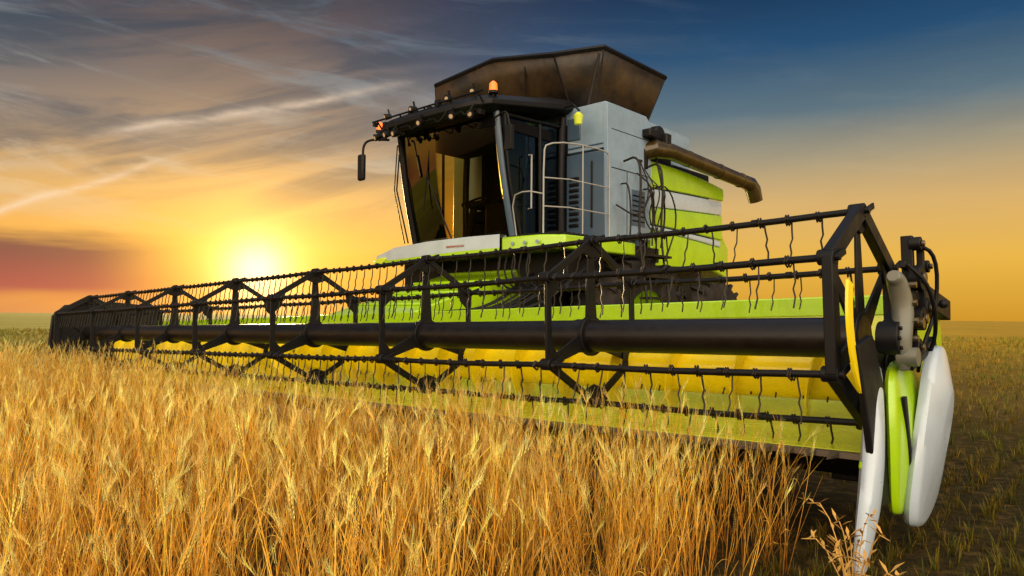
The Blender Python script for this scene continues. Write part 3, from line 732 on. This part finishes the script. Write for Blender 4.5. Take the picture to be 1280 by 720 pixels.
# ---------------------------------------------------------------- world
W=bpy.data.worlds.new('World'); sc.world=W; W.use_nodes=True; nt=W.node_tree; nt.nodes.clear()
try:
    W.cycles.sampling_method='MANUAL'; W.cycles.sample_map_resolution=512
except Exception as ex: print(ex)
N=nt.nodes.new; L=nt.links.new
def setin(s,v):
    if isinstance(v,(int,float)): s.default_value=v
    else: L(v,s)
def mt(op,a,b_=None,c=None,clamp=False):
    n=N('ShaderNodeMath'); n.operation=op; n.use_clamp=clamp; setin(n.inputs[0],a)
    if b_ is not None: setin(n.inputs[1],b_)
    if c is not None: setin(n.inputs[2],c)
    return n.outputs[0]
def sm(x,a,b_,o0=0,o1=1):
    n=N('ShaderNodeMapRange'); n.interpolation_type='SMOOTHSTEP'; setin(n.inputs[0],x); n.inputs[1].default_value=a;n.inputs[2].default_value=b_;n.inputs[3].default_value=o0;n.inputs[4].default_value=o1; return n.outputs[0]
def mixc(f,a,b_,mode='MIX'):
    n=N('ShaderNodeMix'); n.data_type='RGBA'; n.blend_type=mode; n.clamp_result=False; setin(n.inputs[0],f)
    for i,v in((6,a),(7,b_)):
        if isinstance(v,tuple): n.inputs[i].default_value=(*v,1)
        else: L(v,n.inputs[i])
    return n.outputs[2]
tc=N('ShaderNodeTexCoord'); sx=N('ShaderNodeSeparateXYZ'); L(tc.outputs['Generated'],sx.inputs[0]); x,y,z=sx.outputs
hz=mt('MAXIMUM',mt('SQRT',mt('ADD',mt('MULTIPLY',x,x),mt('MULTIPLY',y,y))),.02)
t=mt('DIVIDE',z,hz); az=mt('ARCTAN2',x,y)
f=mt('MULTIPLY',t,1.6,clamp=True)
right=ramp(f,[(0,(.64,.31,.025)),(.12,(.82,.46,.065)),(.24,(.70,.44,.155)),(.34,(.38,.32,.205)),(.44,(.11,.175,.215)),(.58,(.016,.075,.170)),(.72,(.004,.032,.095)),(1,(.006,.03,.09))])
left=ramp(f,[(0,(.62,.24,.09)),(.06,(.66,.26,.06)),(.14,(.86,.42,.08)),(.26,(.58,.36,.15)),(.36,(.25,.21,.18)),(.48,(.080,.108,.145)),(.60,(.020,.052,.100)),(.72,(.006,.028,.068)),(1,(.008,.028,.07))])
sky=mixc(sm(az,-.35,.1),left,right)
az0=-.345; el=math.atan(.058); S=Vector((math.sin(az0)*math.cos(el),math.cos(az0)*math.cos(el),math.sin(el)))
dp=N('ShaderNodeVectorMath'); dp.operation='DOT_PRODUCT'; nrm=N('ShaderNodeVectorMath'); nrm.operation='NORMALIZE'; L(tc.outputs['Generated'],nrm.inputs[0]); L(nrm.outputs[0],dp.inputs[0]); dp.inputs[1].default_value=S
dpp=mt('MAXIMUM',dp.outputs['Value'],0)
def lobe(k,c,s):
    global sky
    e=mt('MULTIPLY',mt('POWER',dpp,k),s); n=N('ShaderNodeVectorMath'); n.operation='SCALE'; n.inputs[0].default_value=c; L(e,n.inputs['Scale'])
    sky=mixc(1.0,sky,n.outputs[0],'ADD')
lobe(24,(.36,.16,.003),1.0)
def noisew(vec,scale,detail,rough=.6,dist=0):
    n=N('ShaderNodeTexNoise'); n.inputs['Scale'].default_value=scale; n.inputs['Detail'].default_value=detail; n.inputs['Roughness'].default_value=rough; n.inputs['Distortion'].default_value=dist; L(vec,n.inputs['Vector']); return n.outputs['Fac']
def comb(a,b_,c=0.0):
    n=N('ShaderNodeCombineXYZ'); setin(n.inputs[0],a);setin(n.inputs[1],b_);setin(n.inputs[2],c); return n.outputs[0]
v1=comb(mt('MULTIPLY',az,2.2),mt('ADD',mt('MULTIPLY',t,13),mt('MULTIPLY',az,-3.2)))
n1=noisew(v1,1.3,8,.6,.6)
v2=comb(mt('MULTIPLY',az,3.4),mt('ADD',mt('MULTIPLY',t,20),mt('MULTIPLY',az,2.0)),3.7)
n2=noisew(v2,1.1,8,.65,.5)
cm=mt('MULTIPLY',sm(n1,.40,.64),sm(az,.25,-.4,.1,.85)); cm=mt('MULTIPLY',cm,sm(t,.10,.20,.1,1))
cloudc=ramp(f,[(0,(.40,.12,.06)),(.15,(.55,.26,.08)),(.3,(.24,.18,.135)),(.42,(.090,.105,.128)),(.6,(.032,.055,.088)),(1,(.02,.03,.05))])
sky=mixc(cm,sky,cloudc)
wm=mt('MULTIPLY',sm(n2,.48,.72),sm(az,.3,-.3,.10,.8)); wm=mt('MULTIPLY',wm,sm(t,.07,.17))
wc=ramp(f,[(0,(.9,.5,.15)),(.25,(.82,.58,.31)),(.42,(.38,.36,.33)),(.6,(.14,.185,.23)),(1,(.05,.08,.13))])
sky=mixc(wm,sky,wc)
def trail(t0,a0,sl,wd,amin,amax,st,colr):
    global sky
    wob=mt('MULTIPLY',mt('SUBTRACT',noisew(comb(mt('MULTIPLY',az,9.0),0.0,t0),1,4),.5),.02)
    d=mt('SUBTRACT',mt('ADD',t,wob),mt('ADD',mt('MULTIPLY',az,sl),t0-a0*sl))
    e=mt('POWER',2.718,mt('MULTIPLY',mt('POWER',mt('DIVIDE',mt('ABSOLUTE',d),wd),1.6),-1))
    e=mt('MULTIPLY',e,mt('MULTIPLY',sm(az,amin-.03,amin+.05),sm(az,amax+.05,amax-.12)))
    e=mt('MULTIPLY',e,mt('MULTIPLY',sm(noisew(comb(mt('MULTIPLY',az,14.0),mt('MULTIPLY',t,60.0),t0),1,4),.3,.65,.35,1),st))
    sky=mixc(e,sky,colr)
trail(.2265,-.5124,.2826,.006,-.53,-.16,.8,(.74,.58,.44))
trail(.2165,-.5124,.25,.018,-.50,-.25,.35,(.6,.45,.31))
trail(.1168,-.624,.479,.005,-.9,-.44,.75,(.95,.70,.46))
trail(.17,-.62,.02,.006,-.9,-.56,.5,(.70,.54,.38))
n3=noisew(comb(mt('MULTIPLY',az,2.5),mt('MULTIPLY',t,24.0),9.0),1.2,5,.55)
tt=mt('ADD',t,mt('MULTIPLY',mt('SUBTRACT',n3,.5),.05))
bank=mt('MULTIPLY',sm(tt,.004,.035),sm(tt,.105,.080)); bank=mt('MULTIPLY',bank,sm(az,-.40,-.55,0,.92)); bank=mt('MULTIPLY',bank,sm(az,-1.3,-1.0))
sky=mixc(bank,sky,ramp(mt('MULTIPLY',t,9),[(0,(.55,.13,.09)),(.35,(.38,.075,.075)),(.6,(.22,.055,.065)),(.9,(.11,.065,.06))]))
lobe(110,(.62,.34,.03),.6)
lobe(500,(.9,.62,.18),.7)
lobe(1500,(1.0,.90,.70),.9)
bk=sm(y,.1,-.75)
hb=sm(z,-.1,.15)
k=mt('MULTIPLY',bk,hb); n=N('ShaderNodeVectorMath'); n.operation='SCALE'; n.inputs[0].default_value=(3.4,2.8,2.05); L(k,n.inputs['Scale'])  # glow added to the unseen sky behind the camera, brightens the machine's front
sky=mixc(1.0,sky,n.outputs[0],'ADD')
zn=sm(z,.55,.95); n=N('ShaderNodeVectorMath'); n.operation='SCALE'; n.inputs[0].default_value=(.45,.50,.58); L(zn,n.inputs['Scale'])  # unseen zenith brightened as well, for the lighting
sky=mixc(1.0,sky,n.outputs[0],'ADD')
bg=N('ShaderNodeBackground'); L(sky,bg.inputs[0]); bg.inputs[1].default_value=1.0
ns=N('ShaderNodeTexSky'); ns.sky_type='NISHITA'; ns.sun_disc=False; ns.sun_elevation=el; ns.sun_rotation=az0; ns.dust_density=2
bg2=N('ShaderNodeBackground'); L(ns.outputs[0],bg2.inputs[0]); bg2.inputs[1].default_value=.004
ad=N('ShaderNodeAddShader'); L(bg.outputs[0],ad.inputs[0]); L(bg2.outputs[0],ad.inputs[1]); wo=N('ShaderNodeOutputWorld'); L(ad.outputs[0],wo.inputs[0])

sl=bpy.data.lights.new('sun','SUN'); sl.energy=5.0; sl.angle=rad(.6); sl.color=(1,.70,.33)
el2=rad(7); S2=Vector((math.sin(az0)*math.cos(el2),math.cos(az0)*math.cos(el2),math.sin(el2)))
so=bpy.data.objects.new('sun',sl); col.objects.link(so); so.rotation_euler=S2.to_track_quat('Z','Y').to_euler(); so.location=(-20,50,10)

# ---------------------------------------------------------------- camera
cd=bpy.data.cameras.new('camera'); cam=bpy.data.objects.new('camera',cd); col.objects.link(cam)
cd.lens=25.0; cd.sensor_width=36; cd.clip_end=12000; cd.clip_start=.05
Rm=Matrix.Rotation(rad(90)+math.atan(36/889),4,'X')@Matrix.Rotation(rad(.5),4,'Z')
cam.matrix_world=Matrix.Translation((0,0,1.1))@Rm
sc.camera=cam
